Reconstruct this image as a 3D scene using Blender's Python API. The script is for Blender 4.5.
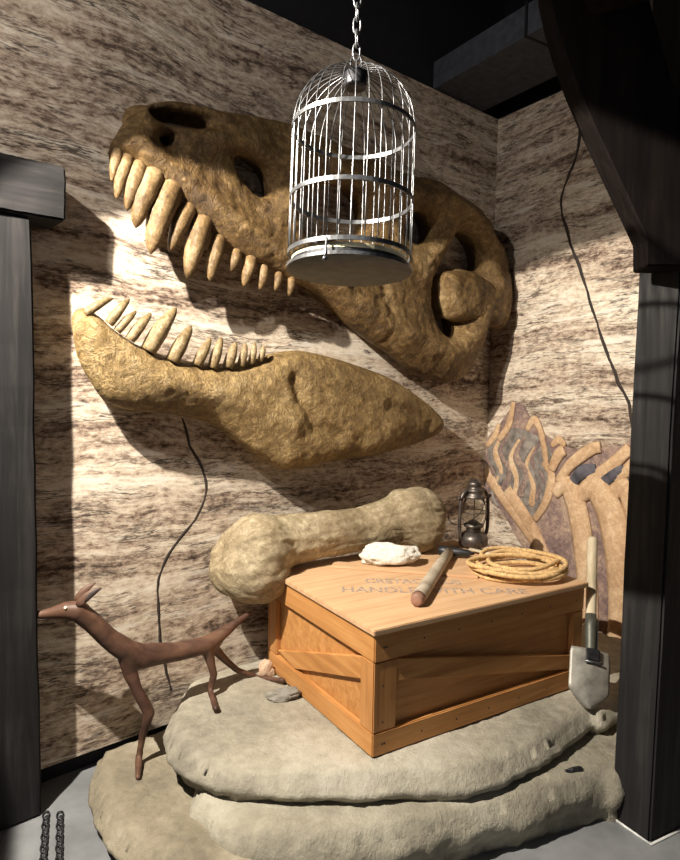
import bpy, bmesh, math, random
import numpy as np
from mathutils import Vector, Matrix, noise as mnoise
random.seed(7)
for o in list(bpy.data.objects): bpy.data.objects.remove(o)
S = bpy.context.scene
COL = S.collection
R = math.radians
# ------------------------------------------------------------ camera
F = 650.0
cam_d = bpy.data.cameras.new('camera'); cam = bpy.data.objects.new('camera', cam_d); COL.objects.link(cam)
cam_d.sensor_fit = 'AUTO'; cam_d.sensor_width = 36; cam_d.lens = F/860*36
CR = (Matrix.Rotation(R(90-4.14), 4, 'X') @ Matrix.Rotation(R(1.0), 4, 'Z'))
CP = Vector((0, 0, 1.6))
cam.matrix_world = Matrix.Translation(CP) @ CR
cam_d.clip_start = .05
S.camera = cam
# ------------------------------------------------------------ view, world, lights
S.view_settings.view_transform = 'Standard'; S.view_settings.look = 'None'
S.view_settings.gamma = 1; S.view_settings.use_curve_mapping = False
S.view_settings.exposure = 0.0
W = bpy.data.worlds.new('hall'); S.world = W; W.use_nodes = True
W.node_tree.nodes['Background'].inputs[0].default_value = (.62, .68, .9, 1)
W.node_tree.nodes['Background'].inputs[1].default_value = .02

def spot(name, loc, target, power, cone, blend, size, col=(1, .93, .84)):
    d = bpy.data.lights.new(name, 'SPOT'); d.energy = power; d.spot_size = R(cone); d.spot_blend = blend
    d.shadow_soft_size = size; d.color = col
    o = bpy.data.objects.new(name, d); COL.objects.link(o); o.location = loc
    o.rotation_euler = (Vector(target)-Vector(loc)).to_track_quat('-Z', 'Y').to_euler()
    return o
KEY = (-1.25, 1.15, 2.9)
spot('key_spot', KEY, (.95, 3.11, .2), 760, 70, .06, .02, (1, .92, .80))
spot('upper_spot', (-1.3, .6, 3.1), (-.1, 3.3, 2.2), 110, 70, .5, .03, (1, .92, .84))
d = bpy.data.lights.new('hall_fill', 'AREA'); d.energy = 8; d.size = 2.2; d.color = (.85, .9, 1)
o = bpy.data.objects.new('hall_fill', d); COL.objects.link(o); o.location = (.6, -1.6, 2.9); o.rotation_euler = (Vector((0, 3, 1.2))-o.location).to_track_quat('-Z', 'Y').to_euler()

# ------------------------------------------------------------ placing helpers
def ray(px, py): return (CR.to_3x3() @ Vector(((px-340)/F, -(py-430)/F, -1)))
def at_z(px, py, z):
    r = ray(px, py); return CP + r*((z-CP.z)/r.z)
def at_y(px, py, y):
    r = ray(px, py); return CP + r*(y/r.y)
def at_plane(px, py, p, n):
    r = ray(px, py); return CP + r*((p-CP).dot(n)/r.dot(n))
# left wall frame: local x along the wall, y into the room, z up
A0 = Vector((-1.10, 2.45, 0)); AD = Vector((.751, .66, 0)).normalized(); AN = Vector((.66, -.751, 0)).normalized()
T_C = 2.76
C0 = A0 + AD*T_C
BD = Vector((.532, -.846, 0)).normalized(); BN = Vector((-.846, -.532, 0)).normalized()
def frame(p, x, y):
    z = Vector((0, 0, 1)); m = Matrix((x, y, z)).transposed().to_4x4(); m.translation = p; return m
# x, y, z must stay right handed: mirror local y where needed
ML = frame(A0, AD, -AN)      # local y < 0 points into the room
MR = frame(C0, BD, -BN)
def lw(px, py, off=0.0):     # pixel -> (t, z) on the left wall plane moved off metres into the room
    p = at_plane(px, py, A0+AN*off, AN); q = p-A0; return (q.dot(AD), p.z)
def rw(px, py, off=0.0):
    p = at_plane(px, py, C0+BN*off, BN); q = p-C0; return (q.dot(BD), p.z)

# ------------------------------------------------------------ materials
class NT:
    def __init__(s, name):
        s.m = bpy.data.materials.new(name); s.m.use_nodes = True; s.t = s.m.node_tree
        s.b = s.t.nodes['Principled BSDF']; s.c = s.t.nodes.new('ShaderNodeTexCoord')
    def n(s, typ, **kw):
        x = s.t.nodes.new('ShaderNode'+typ)
        for k, v in kw.items():
            if k.startswith('_'): setattr(x, k[1:], v)
            else:
                x.inputs[k.replace('__', ' ')].default_value = v
        return x
    def l(s, a, b): s.t.links.new(a, b)
    def coord(s, scale=(1, 1, 1), kind='Object', rot=(0, 0, 0), loc=(0, 0, 0)):
        m = s.n('Mapping'); m.inputs['Scale'].default_value = scale; m.inputs['Rotation'].default_value = rot; m.inputs['Location'].default_value = loc
        s.l(s.c.outputs[kind], m.inputs['Vector']); return m.outputs[0]
    def noise(s, vec, scale=5, detail=6, rough=.6, dist=0):
        x = s.n('TexNoise'); x.inputs['Scale'].default_value = scale; x.inputs['Detail'].default_value = detail
        x.inputs['Roughness'].default_value = rough; x.inputs['Distortion'].default_value = dist
        s.l(vec, x.inputs['Vector']); return x.outputs['Fac']
    def math(s, op, a, b=None, clamp=False):
        x = s.n('Math', _operation=op); x.use_clamp = clamp
        for i, v in enumerate((a, b)):
            if v is None: continue
            if isinstance(v, (int, float)): x.inputs[i].default_value = v
            else: s.l(v, x.inputs[i])
        return x.outputs[0]
    def ramp(s, fac, stops):
        x = s.n('ValToRGB'); e = x.color_ramp.elements
        while len(e) < len(stops): e.new(.5)
        for i, (p, c) in enumerate(stops): e[i].position = p; e[i].color = tuple(c)+(1,) if len(c) == 3 else c
        s.l(fac, x.inputs[0]); return x.outputs[0]
    def mix(s, f, a, b, mode='MIX'):
        x = s.n('Mix', _data_type='RGBA', _blend_type=mode)
        for i, v in ((0, f), (6, a), (7, b)):
            if isinstance(v, (int, float)): x.inputs[i].default_value = v
            elif isinstance(v, tuple): x.inputs[i].default_value = v if len(v) == 4 else v+(1,)
            else: s.l(v, x.inputs[i])
        return x.outputs[2]
    def bump(s, h, strength=.5, dist=.01):
        x = s.n('Bump'); x.inputs['Strength'].default_value = strength; x.inputs['Distance'].default_value = dist
        s.l(h, x.inputs['Height']); s.l(x.outputs[0], s.b.inputs['Normal'])
    def out(s, col=None, rough=.8, metal=0, spec=None):
        if col is not None:
            if isinstance(col, tuple): s.b.inputs['Base Color'].default_value = col+(1,) if len(col) == 3 else col
            else: s.l(col, s.b.inputs['Base Color'])
        s.b.inputs['Roughness'].default_value = rough; s.b.inputs['Metallic'].default_value = metal
        if spec is not None: s.b.inputs['Specular IOR Level'].default_value = spec
        return s.m

def strata(name, tilt, seed, dark=0.0):
    m = NT(name)
    v0 = m.coord((1, 1, 1), rot=(0, R(tilt), 0), loc=(seed, 0, seed*.7))
    w = m.noise(v0, 1.1, 2, .5)                 # slow waviness of the beds
    w2 = m.noise(v0, 9, 3, .6)
    sp = m.n('SeparateXYZ'); m.l(v0, sp.inputs[0])
    zz = m.math('ADD', sp.outputs[2], m.math('ADD', m.math('MULTIPLY', w, .16), m.math('MULTIPLY', w2, .02)))
    cb = m.n('CombineXYZ'); m.l(sp.outputs[0], cb.inputs[0]); m.l(zz, cb.inputs[2])
    def st(sx, sz, o=0):
        q = m.n('Mapping'); q.inputs['Scale'].default_value = (sx, 1, sz); q.inputs['Location'].default_value = (o, o, o); m.l(cb.outputs[0], q.inputs['Vector']); return q.outputs[0]
    bed = m.noise(st(.4, 7.5), 1, 5, .62)
    patch = m.noise(st(1.6, 5), 1, 4, .6)
    n1 = m.noise(st(3.0, 24), 1, 8, .7)
    n2 = m.noise(st(20, 48, 5), 1, 8, .72)
    val = m.math('ADD', m.math('ADD', m.math('MULTIPLY', bed, 1.0), m.math('MULTIPLY', patch, .35)), m.math('ADD', m.math('MULTIPLY', n1, .6), m.math('MULTIPLY', n2, 1.0)))
    val = m.math('SUBTRACT', val, .955+dark)
    col = m.ramp(val, [(.24, (.045, .032, .026)), (.34, (.15, .105, .08)), (.40, (.31, .23, .17)), (.48, (.49, .39, .30)), (.58, (.65, .55, .43)), (.74, (.80, .72, .60))])
    # thin dark cracks between beds, with short risers, broken up by a mask
    cr = m.noise(st(1.3, 13, 2), 1, 6, .62)
    ln = m.math('ABSOLUTE', m.math('SUBTRACT', cr, .5))
    lf = m.ramp(ln, [(.0, (1, 1, 1)), (.010, (.6, .6, .6)), (.016, (0, 0, 0))])
    cr2 = m.noise(st(4, 30, 8), 1, 6, .62)
    lf2 = m.ramp(m.math('ABSOLUTE', m.math('SUBTRACT', cr2, .5)), [(.0, (.85, .85, .85)), (.028, (0, 0, 0))])
    lf3 = m.ramp(m.math('ABSOLUTE', m.math('SUBTRACT', m.noise(st(9, 60, 31), 1, 5, .6), .5)), [(.0, (.6, .6, .6)), (.03, (0, 0, 0))])
    ms = m.ramp(m.noise(st(3, 9, 3), 1, 4, .6), [(.48, (0, 0, 0)), (.54, (1, 1, 1))])
    ms2 = m.ramp(m.noise(st(3, 9, 13), 1, 4, .6), [(.46, (0, 0, 0)), (.54, (1, 1, 1))])
    col = m.mix(m.mix(1.0, lf, ms, 'MULTIPLY'), col, (.05, .038, .033))
    col = m.mix(m.mix(1.0, lf2, ms2, 'MULTIPLY'), col, (.10, .075, .062))
    col = m.mix(m.mix(1.0, lf3, ms, 'MULTIPLY'), col, (.14, .105, .085))
    # pale broken ledge faces
    pl = m.ramp(m.noise(st(2.2, 22, 21), 1, 5, .6), [(.57, (0, 0, 0)), (.61, (.75, .75, .75))])
    col = m.mix(m.mix(1.0, pl, m.ramp(bed, [(.45, (0, 0, 0)), (.55, (1, 1, 1))]), 'MULTIPLY'), col, (.78, .72, .63))
    m.bump(val, .2, .01)
    return m.out(col, .85, spec=.15)

def bone(name, c, seed=0, sc=1.0, rough=.55, bs=.6):
    m = NT(name); v = m.coord((sc, sc, sc), loc=(seed, seed, seed))
    a = m.noise(v, 3.5, 6, .65); b = m.noise(v, 30, 8, .72, .3); g = m.noise(m.coord((sc, sc, sc*.5), rot=(0, .7, 0)), 46, 5, .6, .8)
    rd = m.math('ABSOLUTE', m.math('SUBTRACT', m.noise(v, 20, 6, .65, .6), .5))   # fine wrinkles
    rf = m.ramp(rd, [(0, (0, 0, 0)), (.07, (1, 1, 1))])
    val = m.math('ADD', m.math('MULTIPLY', a, .55), m.math('MULTIPLY', b, .45))
    col = m.ramp(val, [(.36, c[0]), (.46, c[1]), (.54, c[2]), (.64, c[3])])
    col = m.mix(m.math('MULTIPLY', m.math('SUBTRACT', 1.0, rf), .45), col, c[0])
    h = m.math('ADD', m.math('MULTIPLY', b, .9), m.math('MULTIPLY', rf, .22))
    h = m.math('ADD', h, m.math('MULTIPLY', g, .45))
    m.bump(h, bs, .022)
    return m.out(col, rough, spec=.35)

def wood(name, c, scale=(2, 30, 30), rough=.6, bs=.2, spec=.3):
    m = NT(name); v = m.coord(scale); a = m.noise(v, 1, 6, .6, .6); b = m.noise(m.coord((3, 3, 3)), 1, 3)
    val = m.math('ADD', m.math('MULTIPLY', a, .7), m.math('MULTIPLY', b, .3))
    col = m.ramp(val, [(.32, c[0]), (.5, c[1]), (.66, c[2])]); m.bump(a, bs, .004)
    return m.out(col, rough, spec=spec)

def plain(name, col, rough=.6, metal=0, sc=20, var=.25, bs=.1):
    m = NT(name); n = m.noise(m.coord(), sc, 5, .6)
    lo = tuple(x*(1-var) for x in col); hi = tuple(min(1, x*(1+var)) for x in col)
    m.bump(n, bs, .004); return m.out(m.ramp(n, [(.35, lo), (.65, hi)]), rough, metal)

def stone(name, c, seed=0):
    m = NT(name); v = m.coord(loc=(seed,)*3)
    a = m.noise(v, 2.2, 5, .6); b = m.noise(v, 24, 8, .65); g = m.noise(m.coord((1, 1, .35)), 70, 4, .6, 1.0)
    val = m.math('ADD', m.math('MULTIPLY', a, .7), m.math('MULTIPLY', b, .3))
    col = m.ramp(val, [(.35, c[0]), (.5, c[1]), (.63, c[2])])
    m.bump(m.math('ADD', m.math('MULTIPLY', b, .7), m.math('MULTIPLY', g, .5)), .55, .02)
    return m.out(col, .85, spec=.2)

M = {}
M['wall_l'] = strata('bedded_rock_print_left', -2, 3.1)
M['wall_r'] = strata('bedded_rock_print_right', 3, 9.7, .0)
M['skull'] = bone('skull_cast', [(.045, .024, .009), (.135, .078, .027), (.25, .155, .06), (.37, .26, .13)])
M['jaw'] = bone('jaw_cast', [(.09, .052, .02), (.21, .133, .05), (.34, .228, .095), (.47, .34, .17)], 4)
M['tooth'] = bone('tooth_enamel', [(.06, .034, .016), (.17, .105, .045), (.29, .19, .09), (.42, .31, .17)], 2, 2.2, .4, .3)
M['tooth2'] = bone('lower_tooth_enamel', [(.07, .045, .02), (.19, .13, .06), (.30, .215, .11), (.42, .33, .20)], 2, 2.2, .4, .25)
M['femur'] = bone('femur_cast', [(.14, .10, .05), (.26, .20, .12), (.36, .29, .18), (.50, .42, .29)], 6, 1.0, .6, .35)
M['timber'] = wood('dark_timber', [(.006, .0055, .006), (.014, .013, .0135), (.034, .031, .030)], (26, 26, 1.6), .7, .5)
M['timber_h'] = wood('dark_timber_across', [(.006, .0055, .006), (.014, .013, .0135), (.032, .029, .028)], (1.6, 26, 26), .7, .5)
M['timber_b'] = wood('shaded_brown_timber', [(.004, .003, .003), (.008, .006, .0055), (.015, .011, .010)], (20, 20, 2), .85, .4, .05)  # dark brown timber, colour blackened further so it looks unlit
M['ceil'] = plain('black_ceiling', (.006, .006, .009), .9)
M['soffit'] = plain('grey_duct_paint', (.05, .055, .07), .8)
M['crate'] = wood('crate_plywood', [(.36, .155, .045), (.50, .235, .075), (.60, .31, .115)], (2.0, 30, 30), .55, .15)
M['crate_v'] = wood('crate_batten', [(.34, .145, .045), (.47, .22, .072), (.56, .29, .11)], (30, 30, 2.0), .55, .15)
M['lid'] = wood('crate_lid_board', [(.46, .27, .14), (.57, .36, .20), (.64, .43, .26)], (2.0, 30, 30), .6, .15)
M['stencil'] = plain('faded_blue_stencil', (.36, .27, .21), .8, 0, 60, .5)
M['rock'] = stone('moulded_rock', [(.21, .19, .15), (.36, .328, .258), (.48, .445, .365)])
M['rock2'] = stone('moulded_rock_low', [(.19, .172, .133), (.315, .287, .222), (.43, .40, .32)], 5)
M['rock3'] = stone('moulded_rock_brown', [(.17, .145, .105), (.29, .25, .18), (.40, .355, .27)], 8)
M['floor'] = plain('polished_concrete', (.20, .205, .21), .55, 0, 5, .2, .05)
M['steel'] = plain('worn_steel', (.15, .153, .16), .38, .7, 40, .35)
M['iron'] = plain('dark_iron', (.05, .05, .055), .45, .7, 40, .4)
M['tray'] = plain('tin_tray', (.16, .15, .12), .6, .3, 20, .2)
M['brass'] = plain('cream_rim', (.7, .63, .42), .5, .2)
M['deer'] = wood('carved_brown_wood', [(.035, .017, .012), (.09, .045, .03), (.16, .085, .052)], (3, 12, 12), .5, .15, .35)
M['deer_in'] = plain('dark_ear_hollow', (.03, .016, .012), .6)
M['gold'] = plain('cream_bead', (.75, .65, .45), .3)
M['rope'] = plain('hemp_rope', (.58, .38, .17), .8, 0, 60, .3, .3)
M['white_rock'] = stone('chalky_stone', [(.50, .46, .38), (.68, .64, .55), (.80, .77, .70)], 3)
M['pink_rock'] = stone('pinkish_stone', [(.45, .30, .20), (.60, .42, .30), (.7, .54, .42)], 3)
M['grey_rock'] = stone('grey_flat_stone', [(.18, .17, .15), (.30, .28, .24), (.42, .40, .35)], 2)
M['handle'] = wood('weathered_handle', [(.26, .21, .15), (.42, .355, .27), (.53, .46, .365)], (20, 20, 3), .65, .2)
M['handle2'] = wood('pale_shovel_handle', [(.34, .27, .17), (.54, .45, .31), (.66, .58, .43)], (30, 30, 5), .6, .3)
M['red'] = plain('faded_red_paint', (.27, .14, .095), .6)
M['blade'] = plain('dull_blade_metal', (.33, .31, .27), .5, .45, 14, .35, .15)
M['olive'] = plain('olive_socket', (.10, .10, .08), .5, .4)
M['crack'] = plain('crack_shadow_paint', (.035, .025, .02), .9)
M['crack2'] = plain('crack_lip_print', (.22, .17, .13), .9)
M['fos'] = bone('fossil_rib_print', [(.40, .24, .13), (.58, .38, .22), (.70, .49, .30), (.80, .62, .43)], 3, 1.0, .85, .25)
M['fosbg'] = bone('fossil_ground_print', [(.13, .09, .09), (.25, .17, .15), (.40, .28, .22), (.55, .40, .28)], 5, 1.6, .85, .3)
M['fosdark'] = plain('slate_print', (.09, .085, .10), .85, 0, 12, .5)
M['fosgrey'] = plain('grey_brown_print', (.22, .19, .165), .85, 0, 14, .5)
M['lamp_iron'] = plain('worn_brown_iron', (.11, .092, .08), .42, .7, 40, .5)
M['caulk'] = plain('white_caulk', (.7, .7, .68), .6)
g = NT('lantern_glass'); g.b.inputs['Transmission Weight'].default_value = 1; g.b.inputs['IOR'].default_value = 1.1
M['glass'] = g.out((.9, .9, .88), .06)

# ------------------------------------------------------------ object helpers
def link(name, me, mat=None, parent=None, smooth=True, mw=None):
    o = bpy.data.objects.new(name, me); COL.objects.link(o)
    if mat is not None: me.materials.clear(); me.materials.append(mat)
    if smooth: me.polygons.foreach_set('use_smooth', [True]*len(me.polygons))
    if mw is not None: o.matrix_world = mw
    if parent is not None:
        o.parent = parent
        o.matrix_parent_inverse = PINV[parent.name]
    PINV[o.name] = (mw.inverted() if mw is not None else Matrix())
    return o
PINV = {}
def thing(name, loc, label, cat, group=None):
    o = bpy.data.objects.new(name, None); COL.objects.link(o); o.location = loc; o.empty_display_size = .05
    PINV[o.name] = Matrix.Translation(Vector(loc)).inverted()
    tag(o, label, cat, group); return o
def tag(o, label, cat, group=None):
    o['label'] = label; o['category'] = cat
    if group: o['group'] = group
    return o
def struct(o): o['kind'] = 'structure'; return o
def pydata(name, v, f, mat, parent=None, smooth=True, mw=None):
    me = bpy.data.meshes.new(name); me.from_pydata([tuple(x) for x in v], [], f); me.update()
    return link(name, me, mat, parent, smooth, mw)
def bm_obj(name, bm, mat, parent=None, smooth=False, mw=None):
    bmesh.ops.recalc_face_normals(bm, faces=bm.faces)
    me = bpy.data.meshes.new(name); bm.to_mesh(me); bm.free()
    return link(name, me, mat, parent, smooth, mw)
def frm(p, x, y=None, z=None):
    """matrix with given x axis and approximate z axis"""
    x = Vector(x).normalized(); z = Vector(z if z is not None else (0, 0, 1)); y = z.cross(x).normalized(); z = x.cross(y)
    m = Matrix((x, y, z)).transposed().to_4x4(); m.translation = p; return m
def box(name, x0, x1, y0, y1, z0, z1, mat, parent=None, mw=None, bev=.004, jit=0):
    bm = bmesh.new(); bmesh.ops.create_cube(bm, size=1)
    for v in bm.verts: v.co = Vector(((x0+x1)/2+v.co.x*(x1-x0), (y0+y1)/2+v.co.y*(y1-y0), (z0+z1)/2+v.co.z*(z1-z0)))
    if bev: bmesh.ops.bevel(bm, geom=list(bm.edges), offset=bev, segments=2, affect='EDGES')
    if jit:
        bmesh.ops.subdivide_edges(bm, edges=[e for e in bm.edges if e.calc_length() > .15], cuts=14, use_grid_fill=True)
        for v in bm.verts: v.co += mnoise.noise_vector(v.co*6)*jit + mnoise.noise_vector(v.co*22)*jit*.35
    return bm_obj(name, bm, mat, parent, False, mw)
def prism(name, pts, y0, y1, mat, parent=None, mw=None, bev=.003):
    """polygon in local xz, from y0 to y1"""
    bm = bmesh.new(); a = [bm.verts.new((p[0], y0, p[1])) for p in pts]; f = bm.faces.new(a)
    r = bmesh.ops.extrude_face_region(bm, geom=[f]); vs = [v for v in r['geom'] if isinstance(v, bmesh.types.BMVert)]
    bmesh.ops.translate(bm, verts=vs, vec=(0, y1-y0, 0))
    if bev: bmesh.ops.bevel(bm, geom=list(bm.edges), offset=bev, segments=1, affect='EDGES')
    return bm_obj(name, bm, mat, parent, False, mw)
def sweep_data(path, rad, ns=10, cap=True, flat=None, closed=False, up=None):
    path = [Vector(p) for p in path]; n = len(path)
    rad = rad if hasattr(rad, '__len__') else [rad]*n
    v = []; f = []; nrm = None
    for i in range(n):
        t = (path[(i+1) % n]-path[i-1]) if closed else (path[min(i+1, n-1)]-path[max(i-1, 0)])
        t.normalize()
        if nrm is None:
            nrm = Vector(up) if up else (Vector((0, 0, 1)) if abs(t.z) < .9 else Vector((1, 0, 0)))
        nrm = (nrm - t*nrm.dot(t)).normalized(); b = t.cross(nrm)
        for k in range(ns):
            a = 2*math.pi*k/ns; r = rad[i]
            v.append(path[i]+nrm*math.cos(a)*r*(flat if flat else 1)+b*math.sin(a)*r)
    for i in range(n if closed else n-1):
        for k in range(ns):
            j = (i+1) % n
            f.append((i*ns+k, i*ns+(k+1) % ns, j*ns+(k+1) % ns, j*ns+k))
    if cap and not closed:
        f.append(tuple(reversed(range(ns)))); f.append(tuple(range((n-1)*ns, n*ns)))
    return v, f
def sweep(name, path, rad, mat, parent=None, ns=10, mw=None, **k):
    v, f = sweep_data(path, rad, ns, **k); return pydata(name, v, f, mat, parent, True, mw)
def multi(name, parts, mat, parent=None, mw=None, smooth=True):
    V = []; Fc = []
    for v, f in parts:
        o = len(V); V += list(v); Fc += [tuple(i+o for i in q) for q in f]
    return pydata(name, V, Fc, mat, parent, smooth, mw)
def lathe_data(prof, ns=32, c=(0, 0, 0)):
    v = []; f = []; c = Vector(c)
    for r, z in prof:
        for k in range(ns):
            a = 2*math.pi*k/ns; v.append(c+Vector((r*math.cos(a), r*math.sin(a), z)))
    for i in range(len(prof)-1):
        for k in range(ns): f.append((i*ns+k, i*ns+(k+1) % ns, (i+1)*ns+(k+1) % ns, (i+1)*ns+k))
    return v, f
def catmull(pts, n=8, closed=False):
    pts = [Vector(p) for p in pts]; out = []; N = len(pts)
    for i in range(N if closed else N-1):
        if closed: p0, p1, p2, p3 = pts[i-1], pts[i], pts[(i+1) % N], pts[(i+2) % N]
        else: p0, p1, p2, p3 = pts[max(i-1, 0)], pts[i], pts[i+1], pts[min(i+2, N-1)]
        for k in range(n):
            t = k/n
            out.append(.5*((2*p1)+(p2-p0)*t+(2*p0-5*p1+4*p2-p3)*t*t+(3*p1-p0-3*p2+p3)*t**3))
    if not closed: out.append(pts[-1])
    return out
def evaluated(o):
    dg = bpy.context.evaluated_depsgraph_get(); dg.update()
    me = bpy.data.meshes.new_from_object(o.evaluated_get(dg)); old = o.data; o.modifiers.clear(); o.data = me
    bpy.data.meshes.remove(old); me.polygons.foreach_set('use_smooth', [True]*len(me.polygons)); return o
def fbm(p, sc, seed=0, oct=4):
    q = Vector(p)*sc+Vector((seed, seed*1.7, -seed)); s = 0; a = 1
    for i in range(oct): s += a*mnoise.noise(q); q = q*2.03; a *= .5
    return s

# ------------------------------------------------------------ setting
WH = 3.29
def wall(name, L0, L1, mat, mw, z0=0.0):
    o = box(name, L0, L1, 0, .08, z0, WH, mat, None, mw, 0); return struct(o)
# the left wall print stops short of the floor over a dark recess
wl = wall('wall_left', -.9, T_C+.05, M['wall_l'], ML, .085)
wr = wall('wall_right', -.0, 2.6, M['wall_r'], MR, 0)
struct(box('recess_shade_left', -.9, 1.2, .05, .09, 0, .085, M['ceil'], None, ML, 0))  # black board standing in for the shade inside the gap
me = bpy.data.meshes.new('floor')
pydata('floor', [(-4, -2.5, 0), (5, -2.5, 0), (5, 6, 0), (-4, 6, 0)], [(0, 1, 2, 3)], M['floor'], None, False)['kind'] = 'structure'
pydata('ceiling', [(-4, -2.5, 4.6), (-4, 6, 4.6), (5, 6, 4.6), (5, -2.5, 4.6)], [(0, 1, 2, 3)], M['ceil'], None, False)['kind'] = 'structure'
# upper wall above the print is black
struct(box('wall_left_upper', -.9, T_C+.3, .02, .1, WH, 4.6, M['ceil'], None, ML, 0))
struct(box('wall_right_upper', 0, 2.6, .02, .1, WH, 4.6, M['ceil'], None, MR, 0))
# grey duct crossing the corner near the ceiling, parallel to the right wall
e0 = at_z(475, 115, WH+.01); 
dd = (e0-C0); wd0 = dd.dot(BN)
struct(box('trim_1', -.3, 2.4, -(wd0+.45), -wd0, WH+.01, WH+.16, M['soffit'], None, MR, 0))
pc = at_z(540, 45, WH)
q = (pc-C0).dot(BD)
struct(box('trim_2', q, q+.012, -(wd0+.46), -wd0+.002, WH+.005, WH+.17, M['ceil'], None, MR, 0))

# cracks running down both prints
def crack(wallobj, pts, fn, mw, w):
    p3 = [Vector((*(lambda q: (q[0], 0, q[1]))(fn(*p)),)) for p in pts]
    p3 = catmull(p3, 8)
    for i, q in enumerate(p3):
        q.x += .008*mnoise.noise(Vector((0, 0, q.z*9))) + .004*mnoise.noise(Vector((3, 0, q.z*30)))
    v, f = sweep_data(p3, [w*(.55+.4*abs(math.sin(i*.37))+.3*abs(math.sin(i*.11))) for i in range(len(p3))], 6, flat=.12, up=(0, 1, 0))
    o = pydata('crack', v, f, M['crack'], wallobj, True, mw)
crack(wl, [(182, 418), (190, 445), (203, 470), (206, 492), (196, 518), (180, 538), (165, 562), (158, 585), (159, 610), (160, 640), (166, 670), (171, 690)], lw, ML, .007)
crack(wr, [(578, 88), (580, 120), (578, 150), (567, 180), (561, 205), (568, 235), (582, 275), (593, 310), (604, 345), (618, 380), (629, 405), (632, 440)], rw, MR, .010)

# ------------------------------------------------------------ relief casts (skull and jaw)
def sdf_poly(X, Y, P):
    P = np.array(P); n = len(P); d = np.full(X.shape, 1e9); ins = np.zeros(X.shape, bool); bx = X.copy(); by = Y.copy()
    for i in range(n):
        a = P[i]; b = P[(i+1) % n]; e = b-a; wx = X-a[0]; wy = Y-a[1]
        t = np.clip((wx*e[0]+wy*e[1])/(e@e+1e-12), 0, 1); qx = a[0]+e[0]*t; qy = a[1]+e[1]*t
        dd = np.hypot(X-qx, Y-qy); m = dd < d; d[m] = dd[m]; bx[m] = qx[m]; by[m] = qy[m]
        c = ((a[1] > Y) != (b[1] > Y)) & (X < (b[0]-a[0])*(Y-a[1])/((b[1]-a[1])+1e-12)+a[0]); ins ^= c
    return np.where(ins, d, -d), bx, by
def smooth_poly(pts, n=5): return [(p.x, p.y) for p in catmull([Vector((a, b, 0)) for a, b in pts], n, True)]
def relief(name, outline, holes, off, hfun, cell, mat, parent, Rr, depth):
    O = smooth_poly([lw(x, y, off) for x, y in outline]); H = [smooth_poly([lw(x, y, off) for x, y in h]) for h in holes]
    oa = np.array(O); x0, y0 = oa.min(0)-cell*2; x1, y1 = oa.max(0)+cell*2
    nx = int((x1-x0)/cell)+1; ny = int((y1-y0)/cell)+1
    X, Y = np.meshgrid(x0+np.arange(nx)*cell, y0+np.arange(ny)*cell, indexing='ij')
    D, BX, BY = sdf_poly(X, Y, O)
    for h in H:
        d, bx, by = sdf_poly(X, Y, h); d = -d; m = np.abs(d) < np.abs(D); m2 = d < D
        BX[m2] = bx[m2]; BY[m2] = by[m2]; D = np.minimum(D, d)
    near = np.abs(D) < cell*.5
    X2 = np.where(near, BX, X); Y2 = np.where(near, BY, Y); inn = (D > -cell*.5)
    D2 = np.where(near, 0, D)
    idx = -np.ones(X.shape, int); V = []; Fc = []
    for i in range(nx):
        for j in range(ny):
            if inn[i, j]:
                idx[i, j] = len(V); x = X2[i, j]; y = Y2[i, j]; d = max(0, D2[i, j])
                h = hfun(x, y, d); V.append((x, -h, y))
    E = {}
    for i in range(nx-1):
        for j in range(ny-1):
            q = (idx[i, j], idx[i+1, j], idx[i+1, j+1], idx[i, j+1])
            if min(q) >= 0: Fc.append(q)
            elif sum(k >= 0 for k in q) == 3: Fc.append(tuple(k for k in q if k >= 0))
    for f in Fc:
        for a, b in zip(f, f[1:]+f[:1]):
            E[(a, b)] = 1
    bd = [(a, b) for (a, b) in E if (b, a) not in E]
    GX, GY = np.gradient(D, cell); IJ = {idx[i, j]: (i, j) for i in range(nx) for j in range(ny) if idx[i, j] >= 0}
    back = {}
    mid = {}
    for a, b in bd:
        for k in (a, b):
            if k not in back:
                x, yy, z = V[k]; i, j = IJ[k]; gx, gy = GX[i, j], GY[i, j]; gl = math.hypot(gx, gy)+1e-6; gx /= gl; gy /= gl
                mid[k] = len(V); V.append((x+gx*.022, yy*.5, z+gy*.022)); back[k] = len(V); V.append((x+gx*.05, -.002, z+gy*.05))
        Fc.append((b, a, mid[a], mid[b])); Fc.append((mid[b], mid[a], back[a], back[b]))
    o = pydata(name, V, Fc, mat, parent, True, ML)
    bm = bmesh.new(); bm.from_mesh(o.data); bmesh.ops.remove_doubles(bm, verts=bm.verts, dist=.0004); bmesh.ops.recalc_face_normals(bm, faces=bm.faces)
    bm.to_mesh(o.data); bm.free(); o.data.polygons.foreach_set('use_smooth', [True]*len(o.data.polygons))
    return o
def dome(d, Rr): t = min(1, d/Rr); return math.sqrt(max(0, 1-(1-t)**2))
def bone_rough(x, y, s, amp): 
    p = Vector((x, y, 0)); return amp*(fbm(p, 7, s, 5)*.9 + .35*fbm(Vector((x*1.0, y*2.2, 0)), 22, s+3, 3))
OFF = .15
sk_out = [(112, 148), (117, 134), (127, 120), (140, 107), (155, 101), (178, 98), (203, 103), (228, 109), (258, 114), (290, 121), (330, 138), (375, 158), (413, 174), (434, 178), (454, 191), (476, 210), (490, 228), (502, 248), (509, 278), (510, 307), (502, 329), (487, 326), (483, 345), (470, 370), (454, 383), (428, 377), (413, 370), (395, 355), (380, 346), (360, 331), (340, 311), (318, 293), (290, 279), (265, 266), (243, 257), (226, 245), (212, 234), (196, 222), (183, 208), (173, 195), (159, 186), (145, 175), (131, 163)]
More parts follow.
